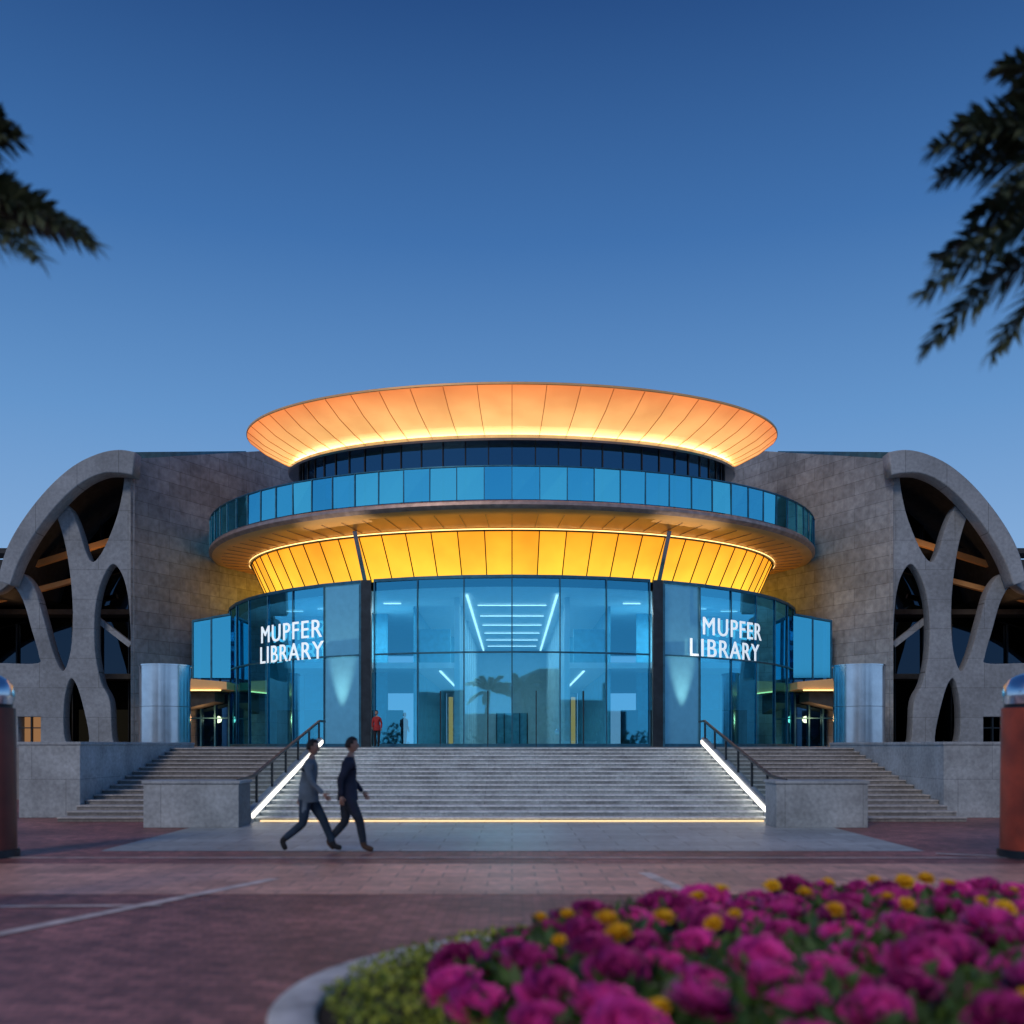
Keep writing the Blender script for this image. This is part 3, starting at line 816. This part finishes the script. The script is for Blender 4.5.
walkB={'R':(.02,(.20,.50),(.27,.09),(.42,.045)),'L':(-.02,(-.03,.48),(-.30,.17),(-.20,.045)),'AR':((-.10,1.15),(-.08,.90,.22)),'AL':((.08,1.14),(.24,.94,.20))}
stand={'L':(0,(.02,.49),(0,.09),(.14,.045)),'R':(0,(.03,.49),(.02,.09),(.15,.045)),'AL':((-.02,1.14),(.08,.92,.24)),'AR':((0,1.14),(.14,.98,.20))}
x,_=U(308,745,15.6)
person('pedestrian',(x,15.6,.006),.0,walkA,cloth('grey_blue_jacket',(.15,.20,.235)),cloth('denim',(.022,.045,.075)),cloth('dark_shoe',(.02,.02,.02)),scale=.98)
x,_=U(347,745,15.7)
person('pedestrian',(x,15.7,.006),.12,walkB,cloth('navy_jacket',(.018,.025,.05)),cloth('dark_trousers',(.02,.03,.045)),cloth('brown_shoe',(.09,.05,.03)),scale=1.0)
x,_=U(377,745,45.6)
person('pedestrian',(x,45.6,PZ+.003),-1.7,stand,cloth('red_coat',(.40,.03,.03)),cloth('black_trousers',(.015,.015,.02)),cloth('black_shoe',(.01,.01,.01)),scale=.92)

# ---------------------------------------------------------------- surroundings behind the camera (seen in the glass)
random.seed(11)
mb=MB()
M['far_bld']=tiled('far_building',(.12,.12,.13),bw=3,bh=3,mortar=.5,var=.2,mcol=(.05,.06,.08),off=0,bump=0)
xx=-150
while xx<150:
    w=random.uniform(10,22); h=random.uniform(6,17)
    mb.box(xx,xx+w,-135-random.uniform(0,20),-120,0,h,M['far_bld']); xx+=w+random.uniform(0,12)
mb.obj('distant_buildings')
lf=Leafy(); M['farleaf']=leafmat('far_foliage',(.02,.035,.015),(.05,.08,.03))
for i in range(60):
    cx=-140+i*4.8+random.uniform(-2,2); cy=-75+random.uniform(-8,8); h=random.uniform(4,7.5); 
    for _ in range(110):
        d=rdir(); c=Vector((cx,cy,h*.6))+Vector((d.x*2.6,d.y*2.6,d.z*h*.4))*random.random()**.4
        leafq(lf,c,random.uniform(.6,1.1),M['farleaf'],.6,.8)
lf.obj('distant_trees')

# ---------------------------------------------------------------- lights
def area(name,loc,rot,sx,sy,p,col):
    l=bpy.data.lights.new(name,'AREA'); l.shape='RECTANGLE'; l.size=sx; l.size_y=sy; l.energy=p; l.color=col
    o=bpy.data.objects.new(name,l); o.location=loc; o.rotation_euler=rot; scene.collection.objects.link(o); return o
area('lobby_ceiling_lamp',(0,60,8.85),(0,0,0),4,24,1050,(.85,.95,1))
for s in(-1,1):
    area('side_room_lamp',(s*8.5,53.2,8.8),(0,0,0),6,3,380,(.7,.92,1))
    l=bpy.data.lights.new('facade_uplight','SPOT'); l.energy=2600; l.spot_size=math.radians(30); l.spot_blend=.8; l.color=(1,.88,.70); l.shadow_soft_size=.06
    o=bpy.data.objects.new('facade_uplight',l); p=D(s*.495,PZ+.12,DR+.62); o.location=p
    q=Vector(D(s*.495,9.0,DR+.0)); o.rotation_euler=(q-Vector(p)).to_track_quat('-Z','Y').to_euler(); scene.collection.objects.link(o)
    for (x,y,z,e) in((-23.6,56.6,11.9,35),(-28,56.6,9.0,25),(-17.3,55.6,3.2,60)):
        l=bpy.data.lights.new('wing_lamp','POINT'); l.energy=e; l.color=(1,.50,.20); l.shadow_soft_size=.2
        o=bpy.data.objects.new('wing_lamp',l); o.location=(s*x,y,z); scene.collection.objects.link(o)

# ---------------------------------------------------------------- world & sun
SE=33
w=bpy.data.worlds.new('World'); scene.world=w; w.use_nodes=True; nt=w.node_tree
for n in list(nt.nodes): nt.nodes.remove(n)
out=nt.nodes.new('ShaderNodeOutputWorld'); bg=nt.nodes.new('ShaderNodeBackground')
sky=nt.nodes.new('ShaderNodeTexSky'); sky.sky_type='NISHITA'; sky.sun_disc=False
sky.sun_elevation=math.radians(SE); sky.sun_rotation=math.radians(205)
tc=nt.nodes.new('ShaderNodeTexCoord'); sp=nt.nodes.new('ShaderNodeSeparateXYZ'); nt.links.new(tc.outputs['Generated'],sp.inputs[0])
rp=nt.nodes.new('ShaderNodeValToRGB'); nt.links.new(sp.outputs[2],rp.inputs[0])
cr=rp.color_ramp; cr.elements[0].position=0; cr.elements[0].color=(.32,.48,.72,1)
cr.elements[1].position=1; cr.elements[1].color=(.012,.046,.17,1)
for p,c in((.16,(.215,.390,.665)),(.30,(.118,.283,.570)),(.45,(.046,.155,.400)),(.60,(.016,.068,.222))):
    e=cr.elements.new(p); e.color=(*c,1)
sc=mixc(nt,1.,sky.outputs[0],(.005,.005,.005),'MULTIPLY')
tot=mixc(nt,1.,rp.outputs[0],sc,'ADD')
nt.links.new(tot,bg.inputs[0]); bg.inputs[1].default_value=1.0; nt.links.new(bg.outputs[0],out.inputs[0])
sl=bpy.data.lights.new('sun','SUN'); sl.energy=1.0; sl.angle=math.radians(14); sl.color=(1,.84,.72)
so=bpy.data.objects.new('sun',sl); scene.collection.objects.link(so)
az=math.radians(205); el=math.radians(SE)
dv=Vector((sin(az)*cos(el),cos(az)*cos(el),sin(el)))
so.rotation_euler=dv.to_track_quat('Z','Y').to_euler()

# ---------------------------------------------------------------- camera
cd=bpy.data.cameras.new('camera'); cam=bpy.data.objects.new('camera',cd); scene.collection.objects.link(cam)
cam.location=(0,0,H); cam.rotation_euler=(pi/2,0,0); cd.sensor_width=36; cd.lens=F/1024*36
cd.shift_y=(HY-512)/1024; cd.clip_end=5000; cd.clip_start=.1
cd.dof.use_dof=True; cd.dof.focus_distance=46; cd.dof.aperture_fstop=.65
scene.camera=cam
scene.view_settings.view_transform='Standard'; scene.view_settings.look='None'; scene.view_settings.exposure=0
